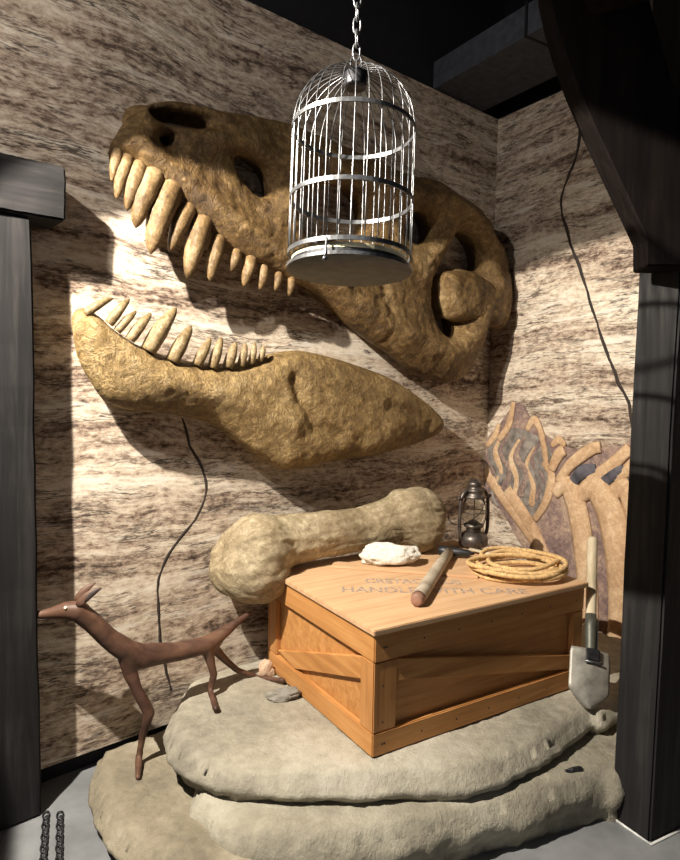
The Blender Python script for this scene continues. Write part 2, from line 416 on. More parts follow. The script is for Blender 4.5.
sk_holes = [
 [(150, 111), (156, 120), (172, 125), (192, 128), (208, 127), (213, 122), (203, 115), (186, 111), (168, 108), (157, 107)],
 [(161, 138), (165, 143), (172, 142), (174, 137), (168, 134)],
 [(236, 156), (247, 157), (262, 165), (270, 176), (273, 190), (266, 196), (254, 190), (244, 177), (237, 165)],
 [(300, 196), (318, 186), (342, 186), (362, 198), (368, 220), (358, 243), (338, 252), (318, 244), (304, 222)],
 [(412, 213), (423, 213), (431, 222), (432, 235), (423, 243), (411, 240), (405, 227)],
 [(458, 232), (468, 236), (479, 248), (482, 262), (476, 271), (462, 268), (450, 270), (446, 283), (448, 300), (455, 318), (457, 330), (450, 338), (440, 329), (433, 313), (431, 292), (436, 272), (445, 256), (452, 242)]]
P0 = lw(112, 148, OFF); 
def px_t(px, py): return lw(px, py, OFF)
tN = px_t(113, 148)[0]; tE = px_t(500, 300)[0]
ridge = [px_t(*p) for p in [(120, 140), (160, 118), (220, 140), (280, 165), (380, 195), (440, 200), (490, 250)]]
brow = np.array(ridge)
def segd(x, y, P):
    m = 9
    for a, b in zip(P, P[1:]):
        ex, ey = b[0]-a[0], b[1]-a[1]; t = max(0, min(1, ((x-a[0])*ex+(y-a[1])*ey)/(ex*ex+ey*ey))); m = min(m, math.hypot(x-a[0]-ex*t, y-a[1]-ey*t))
    return m
max_r = [px_t(*p) for p in [(135, 150), (185, 190), (240, 235), (300, 270), (380, 325), (440, 355), (470, 330), (490, 290), (470, 215), (400, 200), (330, 160)]]
def h_skull(x, y, d):
    u = (x-tN)/(tE-tN)
    base = .11+.02*u + (.065+.02*u)*dome(d, .10+.05*u)
    base += .045*math.exp(-(segd(x, y, max_r)/.07)**2)
    base += .03*math.exp(-(segd(x, y, ridge)/.05)**2)
    return max(.02, base + bone_rough(x, y, 1, .013)*min(1, .35+d/.03))
sk = thing('dinosaur_skull', ML @ Vector((1.3, 0, 1.9)), 'huge brown fossil dinosaur upper skull cast mounted on the left wall behind the birdcage', 'skull')
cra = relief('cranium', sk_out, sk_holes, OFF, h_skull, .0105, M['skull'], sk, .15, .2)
for v in cra.data.vertices:
    w_ = ML @ v.co; g_ = (w_-C0).dot(BN)
    if g_ < .01: v.co = ML.inverted() @ (w_+BN*(.01-g_))
# flange that swings forward over the rear opening
def relief_extra(name, outline, off, base, amp, Rr, mat, parent, seed):
    def hf(x, y, d): return base+amp*dome(d, Rr)+bone_rough(x, y, seed, .012)*min(1, d/.02)
    return relief(name, outline, [], off, hf, .009, mat, parent, Rr, 0)
relief_extra('cheek_bone', [(447, 276), (455, 270), (474, 271), (490, 279), (503, 292), (508, 308), (501, 326), (485, 322), (470, 322), (455, 318), (449, 300)], .22, .16, .09, .07, M['skull'], sk, 5)
# teeth
def tooth(base, tip, wpx, off, mat, parent, bend=.12, deep=.0, sc=None):
    b = lw(*base, off); t = lw(*tip, off)
    b = Vector((b[0], -off+.0, b[1])); t = Vector((t[0], -off*.95, t[1]))
    ax = t-b; L = ax.length; side = Vector((ax.z, 0, -ax.x)).normalized()
    if side.x < 0: side = -side
    dist = (ML @ b - CP).length; w = wpx*dist/F*.566
    path = []; rad = []
    n = 14
    for i in range(n+1):
        s = i/n
        path.append(b-ax*.12*(1-s) + ax*s + side*bend*L*(math.sin(s*math.pi)) + Vector((0, -.02*math.sin(s*math.pi*.8), 0)))
        r = w*(.95+.12*math.sin(min(1, s*1.5)*math.pi))*(1-s**3.2)**.6
        rad.append(max(r, w*.07))
    v, f = sweep_data(path, rad, 12, up=(0, 1, 0))
    v = [p+mnoise.noise_vector(p*40)*w*.05 for p in v]
    return pydata('tooth', v, f, mat, parent, True, ML)
UT = [((118, 153), (111, 182), 8), ((127, 160), (116, 200), 11), ((138, 168), (127, 211), 14), ((152, 178), (135, 228), 19), ((170, 191), (150, 254), 21),
      ((187, 211), (169, 252), 14), ((202, 225), (187, 279), 17), ((218, 243), (209, 281), 13), ((236, 254), (230, 272), 9), ((250, 262), (243, 287), 11), ((263, 270), (259, 290), 9), ((278, 276), (274, 291), 7), ((291, 281), (288, 296), 7)]
for b, t, w in UT: tooth(b, t, w, .15, M['tooth'], sk, -.06)
jw_out = [(75, 326), (76, 314), (82, 308), (91, 308), (104, 317), (118, 330), (142, 345), (172, 356), (201, 362), (236, 363), (262, 357), (289, 351), (313, 352), (354, 364), (389, 377), (413, 391), (433, 406), (445, 421), (438, 436), (407, 448), (366, 457), (330, 462), (301, 469), (283, 469), (260, 456), (236, 439), (213, 423), (178, 415), (136, 411), (110, 402), (95, 383), (81, 356)]
jN = lw(75, 326, OFF)[0]; jE = lw(440, 430, OFF)[0]
jr1 = [lw(*p, OFF) for p in [(290, 380), (296, 400), (310, 425), (330, 436)]]
jr2 = [lw(*p, OFF) for p in [(380, 405), (402, 412), (425, 425)]]
jr3 = [lw(*p, OFF) for p in [(90, 330), (150, 375), (230, 400), (285, 425)]]
def h_jaw(x, y, d):
    u = (x-jN)/(jE-jN)
    b = .11 + (.08+.02*u)*dome(d, .12+.06*u)
    b -= .03*math.exp(-(segd(x, y, jr1)/.035)**2) + .02*math.exp(-(segd(x, y, jr2)/.035)**2)
    b += .02*math.exp(-(segd(x, y, jr3)/.06)**2)
    b += .03*math.exp(-(((x-lw(360, 410, OFF)[0])/.35)**2))
    return b + bone_rough(x, y, 9, .007)*min(1, .35+d/.03)
jw = thing('dinosaur_jaw', ML @ Vector((1.0, 0, 1.45)), 'golden brown fossil dinosaur lower jaw cast with small teeth mounted below the skull', 'jaw')
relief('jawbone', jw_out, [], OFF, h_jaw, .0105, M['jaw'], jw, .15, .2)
LT = [((88, 312), (113, 298), 7), ((111, 321), (129, 299), 8), ((119, 329), (136, 311), 7), ((132, 337), (151, 313), 9), ((151, 346), (176, 308), 14), ((174, 357), (191, 326), 12), ((198, 362), (210, 338), 9), ((213, 364), (221, 337), 9), ((228, 364), (235, 342), 9), ((241, 363), (245, 343), 7), ((251, 361), (254, 342), 6), ((260, 359), (263, 345), 5)]
for b, t, w in LT: tooth(b, t, w, .16, M['tooth2'], jw, -.05)

# ------------------------------------------------------------ painted fossil on the right print (very low relief)
fm = thing('fossil_mural', MR @ Vector((.8, 0, 1.0)), 'painted fossil rib cage picture in tan and purple on the right wall behind the crate', 'mural')
def flat_poly(name, pts, mat, y, th=.004, parent=fm):
    P = smooth_poly([rw(*p) for p in pts], 4)
    return prism(name, P, -y, -y+th, mat, parent, MR, 0)
flat_poly('ground_patch', [(474, 470), (480, 452), (494, 440), (500, 425), (520, 402), (535, 425), (556, 441), (580, 450), (605, 447), (625, 445), (640, 440), (640, 560), (640, 660), (625, 700), (560, 700), (548, 640), (545, 570), (522, 545), (505, 515), (486, 492)], M['fosbg'], .008)
def ribp(name, pts, w, mat, y=.008, flat=.35):
    p3 = [Vector((q[0], -y, q[1])) for q in (rw(*p) for p in pts)]
    p3 = catmull(p3, 6); n = len(p3)
    if not hasattr(w, '__len__'): w = [w*.75, w, w]
    rad = [np.interp(i/(n-1), np.linspace(0, 1, len(w)), w) for i in range(n)]
    v, f = sweep_data(p3, rad, 10, flat=flat, up=(0, 1, 0)); return pydata(name, v, f, mat, fm, True, MR)
k = 3.3/650/.95
ribp('rib', [(476, 455), (500, 492), (520, 520), (545, 556), (560, 590)], [8*k, 7*k, 6*k], M['fos'])
ribp('rib', [(508, 490), (528, 520), (545, 555), (556, 600)], [9*k, 9*k, 7*k], M['fos'])
ribp('rib', [(556, 494), (568, 484), (578, 505), (585, 545), (590, 600), (590, 660)], [6*k, 13*k, 13*k, 11*k], M['fos'], .014)
ribp('rib', [(580, 498), (596, 488), (612, 512), (622, 560), (624, 620), (616, 670)], [7*k, 15*k, 17*k, 16*k, 13*k], M['fos'], .016)
ribp('rib', [(612, 495), (628, 488), (640, 520), (646, 560)], [7*k, 13*k, 13*k], M['fos'], .014)
for p in ([(560, 482), (572, 465), (592, 450), (602, 447)], [(590, 480), (612, 466), (632, 448)], [(616, 478), (630, 470), (642, 455)], [(553, 470), (560, 455), (566, 450)]):
    ribp('vertebra', p, [5*k, 7*k, 6*k], M['fos'], .016)
for p in ([(572, 486), (584, 472), (598, 469)], [(604, 484), (616, 474), (630, 471)], [(630, 486), (640, 480), (646, 478)]):
    ribp('gap', p, [5*k, 7.5*k, 6*k], M['fosdark'], .02, .2)
flat_poly('slate_patch', [(486, 448), (498, 436), (512, 428), (530, 432), (548, 444), (556, 470), (546, 500), (528, 522), (514, 502), (500, 482), (490, 466)], M['fosgrey'], .010)
for i in range(11):
    x = 488+i*5.2; y = 440+i*1.6+5*math.sin(i*1.9)
    ribp('neck_bone', [(x+7, y-8), (x-2, y+10), (x+6+3*math.sin(i*2.3), y+30), (x-1+i*.5, y+48), (x+6, y+62-i*2)], [2.2*k, (4.2+1.2*math.sin(i*1.3))*k, 4.6*k, 2.2*k], (M['fosbg'], M['fosgrey'], M['fos'])[i % 3], .011, .16)
for pp in ([(478, 470), (482, 462), (480, 452)], [(488, 446), (496, 436), (500, 424)], [(553, 446), (560, 440), (566, 446)], [(528, 430), (536, 420), (545, 440)]):
    ribp('bone_chip', pp, [3*k, 5*k, 3*k], M['fos'], .010)
ribp('neck_bone', [(515, 402), (510, 425), (500, 440)], [3*k, 5*k, 4*k], M['fos'], .012)
ribp('neck_bone', [(540, 425), (546, 450), (548, 470)], [3*k, 4*k, 3*k], M['fos'], .012)
ribp('skull_ridge', [(545, 462), (553, 476), (548, 500), (536, 520)], [4*k, 6*k, 4*k], M['fos'], .012)

# ------------------------------------------------------------ rock platform
def slab(name, outline, z0, z1, mat, parent, rr, seed, bulge=.03, amp=.012):
    """moulded ledge: gridded rounded top inside the outline, bulging sides down to z0"""
    P = catmull([Vector((p.x, p.y, 0)) for p in outline], 10, True); n = len(P)
    for i, q in enumerate(P):
        dl = (q-A0).dot(AN); dr_ = (q-C0).dot(BN)
        if dl < .05: q += AN*(.05-dl)
        if dr_ < .05: q += BN*(.05-dr_)
    O = [(q.x, q.y) for q in P]
    oa = np.array(O); cell = .016; x0, y0 = oa.min(0)-cell*2; x1, y1 = oa.max(0)+cell*2
    nx = int((x1-x0)/cell)+1; ny = int((y1-y0)/cell)+1
    X, Y = np.meshgrid(x0+np.arange(nx)*cell, y0+np.arange(ny)*cell, indexing='ij')
    D, BX, BY = sdf_poly(X, Y, O); GX, GY = np.gradient(D, cell)
    near = np.abs(D) < cell*.5; X2 = np.where(near, BX, X); Y2 = np.where(near, BY, Y); D2 = np.where(near, 0, D)
    sgn = 1 if sum(P[i-1].x*P[i].y-P[i].x*P[i-1].y for i in range(n)) > 0 else -1
    idx = -np.ones(X.shape, int); V = []; Fc = []; IJ = {}
    for i in range(nx):
        for j in range(ny):
            if D[i, j] > -cell*.5:
                idx[i, j] = len(V); IJ[len(V)] = (i, j); x = X2[i, j]; y = Y2[i, j]; d = max(0, D2[i, j])
                q = Vector((x, y, z1))
                z = z1-rr*(1-dome(d, rr*1.25)) + min(0, fbm(q, 2.4, seed+5, 3)*amp*.9 + fbm(q, 26, seed+7, 3)*amp*.3 - amp*.25)*min(1, .25+d/.05)
                z += fbm(q, 34, seed+9, 3)*.003*max(0, 1-d/.10)
                V.append(Vector((x, y, min(z, z1))))
    for i in range(nx-1):
        for j in range(ny-1):
            q = (idx[i, j], idx[i+1, j], idx[i+1, j+1], idx[i, j+1])
            if min(q) >= 0: Fc.append(q)
            elif sum(k >= 0 for k in q) == 3: Fc.append(tuple(k for k in q if k >= 0))
    E = {}
    for f in Fc:
        for a, b in zip(f, f[1:]+f[:1]): E[(a, b)] = 1
    nxt = {a: b for (a, b) in E if (b, a) not in E}; bd = []; seen = set()
    for st0 in list(nxt):
        if st0 in seen: continue
        loop = [st0]; seen.add(st0); k = nxt.get(st0)
        while k is not None and k not in seen: loop.append(k); seen.add(k); k = nxt.get(k)
        if len(loop) < 14: Fc.append(tuple(reversed(loop))) if len(loop) > 2 else None
        else: bd += [(a, nxt[a]) for a in loop if a in nxt]
    col_ = {}
    NS = 7
    for a, b in bd:
        for k in (a, b):
            if k in col_: continue
            p = V[k]; i = int(np.argmin((oa[:, 0]-p.x)**2+(oa[:, 1]-p.y)**2))
            t_ = P[(i+3) % n]-P[i-3]; g = Vector((t_.y, -t_.x, 0))*sgn
            g.normalize(); c_ = [k]
            for t in range(1, NS+1):
                u = t/NS; z = p.z+(z0-p.z)*u
                q = Vector((p.x, p.y, z)); o_ = bulge*math.sin(math.pi*min(1, u*1.25+.1)) - .012*u + (fbm(q, 6, seed, 4)*amp*1.1 + fbm(q, 24, seed+2, 3)*amp*.45)*min(1, u*3)
                q = q+g*o_
                dl = (q-A0).dot(AN); dr_ = (q-C0).dot(BN)
                if dl < .012: q = q+AN*(.012-dl)
                if dr_ < .012: q = q+BN*(.012-dr_)
                c_.append(len(V)); V.append(q)
            col_[k] = c_
    for a, b in bd:
        ca, cb = col_[a], col_[b]
        for t in range(NS): Fc.append((cb[t], ca[t], ca[t+1], cb[t+1]))
    o = pydata(name, V, Fc, mat, parent)
    bm = bmesh.new(); bm.from_mesh(o.data); bmesh.ops.remove_doubles(bm, verts=bm.verts, dist=.0004); bmesh.ops.recalc_face_normals(bm, faces=bm.faces); bm.to_mesh(o.data); bm.free()
    o.data.polygons.foreach_set('use_smooth', [True]*len(o.data.polygons)); return o
def LWp(t, off): p = A0+AD*t+AN*off; return Vector((p.x, p.y, 0))
def RWp(s, off): p = C0+BD*s+BN*off; return Vector((p.x, p.y, 0))
rp = thing('rock_platform', (.3, 2.7, 0), 'moulded grey-tan faux rock platform in layered ledges filling the wall corner', 'rock platform')
up = [at_z(x, y, .26) for x, y in [(168, 733), (176, 753), (196, 768), (225, 779), (270, 784), (340, 784), (405, 782), (465, 780), (500, 770), (540, 752), (572, 730), (590, 718), (612, 714)]]
up += [RWp(1.35, .06), RWp(.7, .06), RWp(.08, .09), LWp(2.4, .06), LWp(1.8, .06), LWp(1.1, .06), LWp(.62, .06), LWp(.50, .12)]
slab('ledge', up, .17, .30, M['rock'], rp, .05, 1, .02, .016)
lo = [at_z(x, y, .14) for x, y in [(196, 795), (203, 815), (218, 836), (250, 850), (300, 853), (340, 848), (385, 841), (430, 833), (490, 818), (550, 801), (600, 785), (630, 778)]]
lo += [RWp(1.4, .12), RWp(.7, .12), RWp(.15, .15), LWp(2.4, .12), LWp(1.8, .12), LWp(1.1, .12), LWp(.72, .15)]
slab('ledge', lo, 0, .19, M['rock2'], rp, .05, 4, .02, .018)
le = [at_z(x, y, .09) for x, y in [(150, 706), (128, 724), (110, 742), (99, 762), (95, 790), (101, 815), (116, 838), (145, 856), (200, 872), (260, 880), (300, 850), (290, 790), (250, 740), (200, 705)]]
slab('ledge', le, 0, .12, M['rock3'], rp, .05, 7, .02, .014)

# ------------------------------------------------------------ timber frame
def timber(name, mw, sx, sy, h, label, cat, mat=None, z0=0, ox=0, oy=0):
    o = box(name, ox, ox+sx, oy, oy+sy, z0, z0+h, mat or M['timber'], None, mw, .008, .005); return tag(o, label, cat)
fd = Vector((.88, .475, 0)).normalized()
pr = at_z(42, 816, 0)
bz0 = at_plane(60, 221, pr+AN*.02, AN).z
pdep = (pr-A0).dot(AN)-.006
timber('timber_post', frm(pr, AD), .34, pdep, bz0, 'dark charcoal square timber post at the left edge of the picture', 'post', ox=-.34, oy=-.0)
# beam end resting on the left post
b1 = at_plane(66, 195, pr+AN*.02, AN)
bz1 = at_plane(60, 166, pr+AN*.02, AN).z
xb = (b1-pr).dot(AD)
timber('timber_beam', frm(pr, AD), .6, pdep+.02, bz1-bz0, 'short thick dark beam end resting on top of the left post', 'beam', M['timber_h'], bz0+.002, xb-.6, -.02)
rc = at_z(650, 844, 0); 
fx = Vector((.88, .475, 0)).normalized()
post = timber('timber_post', frm(rc, fx), .3, .165, 3.6, 'tall dark grey weathered timber post at the right edge', 'post')
o = sweep('caulk_line', [rc+Vector((0, 0, .004))+p for p in (Matrix.Rotation(math.atan2(fx.y, fx.x), 3, 'Z') @ Vector((-.006, .165, 0)), Matrix.Rotation(math.atan2(fx.y, fx.x), 3, 'Z') @ Vector((-.006, -.006, 0)), Matrix.Rotation(math.atan2(fx.y, fx.x), 3, 'Z') @ Vector((.3, -.006, 0)))], .005, M['caulk'], post, 6)
o['label'] = 'thin white caulk line at the foot of the post'
# diagonal brace in front of the right post head
def brace_pt(px, py, y): return at_y(px, py, y)
BP = [(646, 266), (646, 238), (634, 212), (612, 165), (592, 122), (574, 80), (560, 40), (552, 12), (545, -20), (545, -60), (640, -60), (650, 0), (672, 80), (720, 160), (760, 266)]
pts = [brace_pt(x, y, 2.10) for x, y in BP]
bm = bmesh.new(); a = [bm.verts.new(p) for p in pts]; f = bm.faces.new(a)
r = bmesh.ops.extrude_face_region(bm, geom=[f]); vs = [v for v in r['geom'] if isinstance(v, bmesh.types.BMVert)]; bmesh.ops.translate(bm, verts=vs, vec=(.02, .14, 0))
bmesh.ops.bevel(bm, geom=list(bm.edges), offset=.006, segments=1, affect='EDGES')
tag(bm_obj('diagonal_brace', bm, M['timber_b']), 'dark brown diagonal timber brace rising from the right post to the upper left', 'brace')
hb = at_y(548, 18, 1.9)
o = box('ceiling_timber', -1.0, .0, -.25, .0, 0, .3, M['timber_b'], None, frm(Vector((hb.x+.12, hb.y, hb.z)), Vector((.55, .83, 0))), .01)
tag(o, 'brownish timber end poking in at the top right above the brace', 'beam')

# ------------------------------------------------------------ crate
cz0, cz1 = .302, .762
cf = at_z(372.3, 759, .30); cr_ = at_z(585, 582, cz1+.0); cf.z = 0; cr_.z = 0
cx = (cr_-cf); CL = cx.length; cx.normalize(); cy = Vector((-cx.y, cx.x, 0)); CD = .84
CM = frm(Vector((cf.x, cf.y, 0)), cx)
ct = thing('wooden_crate', (cf.x, cf.y, cz0), 'large orange plywood shipping crate with diagonal braces and stencilled lid on the rock platform', 'crate')
wt = .022; h = cz1-cz0-.022
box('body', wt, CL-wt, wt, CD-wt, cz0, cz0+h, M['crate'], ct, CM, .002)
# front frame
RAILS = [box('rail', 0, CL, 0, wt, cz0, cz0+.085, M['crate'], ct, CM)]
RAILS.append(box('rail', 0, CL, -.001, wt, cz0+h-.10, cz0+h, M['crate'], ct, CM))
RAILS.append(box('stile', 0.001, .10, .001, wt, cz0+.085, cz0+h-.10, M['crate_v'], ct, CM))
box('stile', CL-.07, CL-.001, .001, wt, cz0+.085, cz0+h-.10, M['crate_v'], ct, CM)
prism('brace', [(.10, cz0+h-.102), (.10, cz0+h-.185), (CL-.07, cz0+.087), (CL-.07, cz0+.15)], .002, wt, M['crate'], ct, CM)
# short left side frame: local x runs back along the side
SM = frm(Vector((cf.x, cf.y, 0)), cy)      # x = depth, y = -cx
def sbox(name, a0, a1, z0, z1, mat, y0=-wt, y1=0.001): return box(name, a0, a1, y0, y1, z0, z1, mat, ct, SM)
sbox('rail', .0005, CD, cz0, cz0+.085, M['crate'])
sbox('rail', .0005, CD, cz0+h-.10, cz0+h, M['crate'])
sbox('stile', .0005, .085, cz0+.085, cz0+h-.10, M['crate_v'])
sbox('stile', CD-.085, CD-.0005, cz0+.085, cz0+h-.10, M['crate_v'])
prism('brace', [(.085, cz0+h-.19), (.085, cz0+h-.105), (CD-.086, cz0+.11), (CD-.25, cz0+.087)], -wt, -.004, M['crate'], ct, SM)
# right side rails
RMx = frm(Vector((cf.x, cf.y, 0))+cx*CL, cy)
box('rail', .001, CD, 0, wt, cz0, cz0+.085, M['crate'], ct, RMx); box('rail', .001, CD, 0, wt, cz0+h-.1, cz0+h, M['crate'], ct, RMx)
# lid: two boards and a raised back batten
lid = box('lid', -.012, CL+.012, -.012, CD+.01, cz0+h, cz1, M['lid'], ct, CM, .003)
l0 = CM.inverted() @ at_z(331, 568, cz1); l1 = CM.inverted() @ at_z(478, 579, cz1)
ld = (l1-l0).normalized(); BM_ = CM @ frm(Vector((l0.x, l0.y, 0)), ld)
box('lid_batten', 0, (l1-l0).length, 0, .075, cz1, cz1+.012, M['lid'], ct, BM_, .002)
def stencil(txt, p0, p1, size, ss=1.0):
    a = CM.inverted() @ at_z(*p0, cz1); b = CM.inverted() @ at_z(*p1, cz1); ang = math.atan2(b.y-a.y, b.x-a.x)
    c = bpy.data.curves.new('stencil', 'FONT'); c.body = txt; c.size = size; c.extrude = .0004; c.space_character = ss; c.offset = .0012
    o = bpy.data.objects.new('stencil_text', c); COL.objects.link(o); o.matrix_world = CM @ Matrix.Translation((a.x, a.y, cz1+.0006)) @ Matrix.Rotation(ang, 4, 'Z')
    dg = bpy.context.evaluated_depsgraph_get(); me = bpy.data.meshes.new_from_object(o.evaluated_get(dg)); mw = o.matrix_world.copy()
    bpy.data.objects.remove(o)
    wd = max(v.co.x for v in me.vertices); k_ = (b-a).length/wd
    for v in me.vertices: v.co.x *= k_
    return link('stencil_text', me, M['stencil'], ct, False, mw)
stencil('HANDLE WITH CARE', (341, 592), (530, 594), .095); stencil('CRETACEOUS', (365, 583), (462, 584.5), .09)
nb = []
for x in np.linspace(.05, CL-.05, 7):
    for z in (cz0+.04, cz0+h-.05): nb.append(((x, -.0015, z), .004))
for a in (.04,):
    for z in (cz0+.04, cz0+.12, cz0+.25, cz0+h-.05): nb.append(((a, -.0015, z), .004))
for p, r_ in nb:
    v, f = lathe_data([(0.0001, .0012), (r_, 0)], 8)
    pa = RAILS[0] if p[2] < cz0+.09 else (RAILS[1] if p[2] > cz0+h-.10 else RAILS[2])
    pydata('nail', [Vector((p[0]+q.x, p[1]-q.z, p[2]+q.y)) for q in v], f, M['iron'], pa, True, CM)

# ------------------------------------------------------------ femur
def blob(name, caps, mat, vox, parent=None, disp=None, mw=None, sm=6):
    bm = bmesh.new()
    for a, b, r1, r2 in caps:
        a = Vector(a); b = Vector(b); n = max(2, int((b-a).length/(min(r1, r2)*.35))+1)
        for i in range(n):
            s = i/(n-1); c = a.lerp(b, s); r = r1+(r2-r1)*s
            bmesh.ops.create_icosphere(bm, subdivisions=3, radius=r, matrix=Matrix.Translation(c))
    me = bpy.data.meshes.new(name); bm.to_mesh(me); bm.free(); o = bpy.data.objects.new(name, me); COL.objects.link(o)
    m = o.modifiers.new('r', 'REMESH'); m.mode = 'VOXEL'; m.voxel_size = vox
    m = o.modifiers.new('s', 'SMOOTH'); m.iterations = sm; m.factor = .6
    evaluated(o); me = o.data
    if disp:
        for v in me.vertices: v.co += v.normal*disp(v.co)
    me.materials.clear(); me.materials.append(mat); me.update()
    if parent: o.parent = parent; o.matrix_parent_inverse = PINV[parent.name]
    PINV[o.name] = Matrix()
    return o
fa = Vector((-.38, 2.82, .835)); fb = Vector((.41, 3.27, .915))
ax = (fb-fa).normalized(); sd = Vector((-ax.y, ax.x, 0)).normalized()
def fp(s, u, z): return fa.lerp(fb, s)+sd*u+Vector((0, 0, z))
caps = [(fp(-.02, -.05, -.04), fp(.0, .05, .0), .15, .14), (fp(.02, -.03, .03), fp(.12, 0, .03), .155, .125), (fp(-.09, .0, -.05), fp(-.07, .04, -.02), .11, .11), (fp(.02, -.06, -.07), fp(.06, .02, -.03), .13, .13),
        (fp(.1, 0, .03), fp(.38, 0, .03), .13, .106), (fp(.38, 0, .03), fp(.62, 0, .01), .106, .104), (fp(.62, 0, .01), fp(.9, 0, .02), .104, .135),
        (fp(.91, -.01, .02), fp(1.0, .02, .01), .15, .15), (fp(.96, -.05, -.02), fp(1.03, .03, -.02), .13, .13), (fp(.90, .02, .08), fp(.96, 0, .08), .09, .09)]
def fdisp(c):
    d = c-fa; s = d.dot(ax); rr = d-ax*s
    ang = math.atan2(rr.z, rr.dot(sd))
    hole = (c-at_y(416, 521, 3.12)).length
    return fbm(Vector((s*3, ang*2.2, 0)), 2.2, 3, 4)*.008 + fbm(Vector((s*1.2, ang*4, 0)), 3, 9, 3)*.004 - .03*math.exp(-(hole/.022)**2)
fem = blob('giant_femur', caps, M['femur'], .011, None, fdisp)
tag(fem, 'giant pale brown fossil leg bone with knobbly ends lying across the back of the crate', 'bone')

# ------------------------------------------------------------ things on the crate
zl = cz1+.0
def pebble(name, c, sx, sy, sz, rz, mat, seed, amp=.18, sub=4):
    bm = bmesh.new(); bmesh.ops.create_icosphere(bm, subdivisions=sub, radius=1)
    m = Matrix.Rotation(rz, 3, 'Z')
    for v in bm.verts:
        d = 1+amp*fbm(v.co, 1.1, seed, 4)+.04*fbm(v.co, 5, seed, 2)
        p = v.co*d; p = Vector((math.copysign(abs(p.x)**.85, p.x)*sx, math.copysign(abs(p.y)**.85, p.y)*sy, max(p.z, -.8)*sz)); v.co = m @ p
    z0 = min(v.co.z for v in bm.verts)
    for v in bm.verts: v.co += Vector((c[0], c[1], c[2]-z0))
    return bm_obj(name, bm, mat, None, True)
c = at_z(391, 566, zl)
tag(pebble('stone', (c.x, c.y+.0, zl+.012), .135, .065, .052, .22, M['white_rock'], 4, .35, 5), 'chalky white oblong stone lying on the crate lid beside the club', 'stone')
# club / hammer
h0 = at_z(417, 600, zl+.028); h1 = at_z(449, 552, zl+.03)
hm = thing('hammer', (h0.x, h0.y, zl), 'worn grey-brown wooden handled hammer with faded red butt lying on the crate lid', 'hammer')
dr = (h1-h0)
hd_ = sweep('handle', [h0, h0+dr*.04, h0+dr*.3, h0+dr*.7, h1], [.024, .0285, .028, .026, .023], M['handle'], hm, 16)
e = sweep('butt', [h0-dr*.012, h0-dr*.006, h0+dr*.035], [.016, .024, .0290], M['red'], hd_, 16); e['label'] = 'faded red painted butt'
sx = Vector((dr.y, -dr.x, 0)).normalized()
hh = h1+dr*.02
sweep('head', [hh-sx*.055, hh-sx*.05, hh-sx*.02, hh+sx*.03, hh+sx*.09, hh+sx*.12], [.017, .024, .024, .022, .016, .004], M['iron'], hm, 12)
# pale wooden strip beside lantern
s0 = at_z(470, 549, zl+.02); s1 = at_z(500, 556, zl+.02)
tag(sweep('wood_strip', [s0, s1], .016, M['handle2'], None, 8, flat=.4), 'short pale wooden strip lying between the lantern and the rope', 'wood strip')
# rope coil : one three-strand rope wound in turns
rcn = at_z(519, 573, zl)
path = []
NTN = 6; N = 1100
for i in range(N):
    s = i/(N-1); a = 2*math.pi*NTN*s+2.6
    k1 = int(s*NTN); 
    rx = .188+.026*math.sin(a*.37+1)+.020*math.sin(a*.61); ry = .165+.045*math.sin(a*.29+2)+.02*math.sin(a*.53)
    z = .014+.019*(s*NTN)*.42+.005*math.sin(a*1.7)+.004*math.sin(a*2.9)
    rot = .25
    x = rx*math.cos(a)+.018*math.sin(a*.5); y = ry*math.sin(a)+.015*math.cos(a*.43)
    path.append(Vector((rcn.x+x*math.cos(rot)-y*math.sin(rot), rcn.y+x*math.sin(rot)+y*math.cos(rot), zl+z)))
def rope_parts(path, r=.0105, pitch=.04):
    out = []; L = 0; acc = [0]
    for a, b in zip(path, path[1:]): L += (b-a).length; acc.append(L)
    # resample
    n = int(L/.0055); res = []; j = 0
    for i in range(n):
        s = L*i/(n-1)
        while j < len(acc)-2 and acc[j+1] < s: j += 1
        t = (s-acc[j])/max(1e-9, acc[j+1]-acc[j]); res.append((path[j].lerp(path[j+1], t), s))
    nrm = Vector((0, 0, 1)); st = [[], [], []]
    for i in range(n):
        t = (res[min(i+1, n-1)][0]-res[max(i-1, 0)][0]).normalized(); nrm = (nrm-t*nrm.dot(t)).normalized(); b = t.cross(nrm)
        for q in range(3):
            a = 2*math.pi*(res[i][1]/pitch+q/3); st[q].append(res[i][0]+(nrm*math.cos(a)+b*math.sin(a))*r*.5)
    return [sweep_data(s, r*.56, 6) for s in st]
tag(multi('rope_coil', rope_parts(path), M['rope']), 'coil of golden yellow twisted rope lying on the right end of the crate lid', 'rope')
# lantern
lp = at_z(473, 545, zl+.012); lp = Vector((lp.x, lp.y, zl+.012))
lt = thing('hurricane_lantern', lp, 'dark metal hurricane oil lantern with clear glass globe at the back of the crate lid', 'lantern')
LM = Matrix.Translation(lp) @ Matrix.Rotation(.5, 4, 'Z') @ Matrix.Scale(1.1, 4)
def lat(name, prof, mat, ns=32): v, f = lathe_data(prof, ns); return pydata(name, v, f, mat, lt, True, LM)
lat('fuel_tank', [(0, 0), (.062, 0), (.068, .006), (.068, .038), (.058, .055), (.035, .066), (0, .070)], M['lamp_iron'])
lat('burner', [(.034, .068), (.036, .085), (.046, .09), (.046, .1), (.03, .105), (.012, .12), (0, .122)], M['lamp_iron'])
lat('globe', [(.034, .098), (.052, .125), (.060, .155), (.055, .19), (.040, .228), (.038, .228), (.053, .19), (.058, .155), (.050, .125), (.032, .098)], M['glass'])
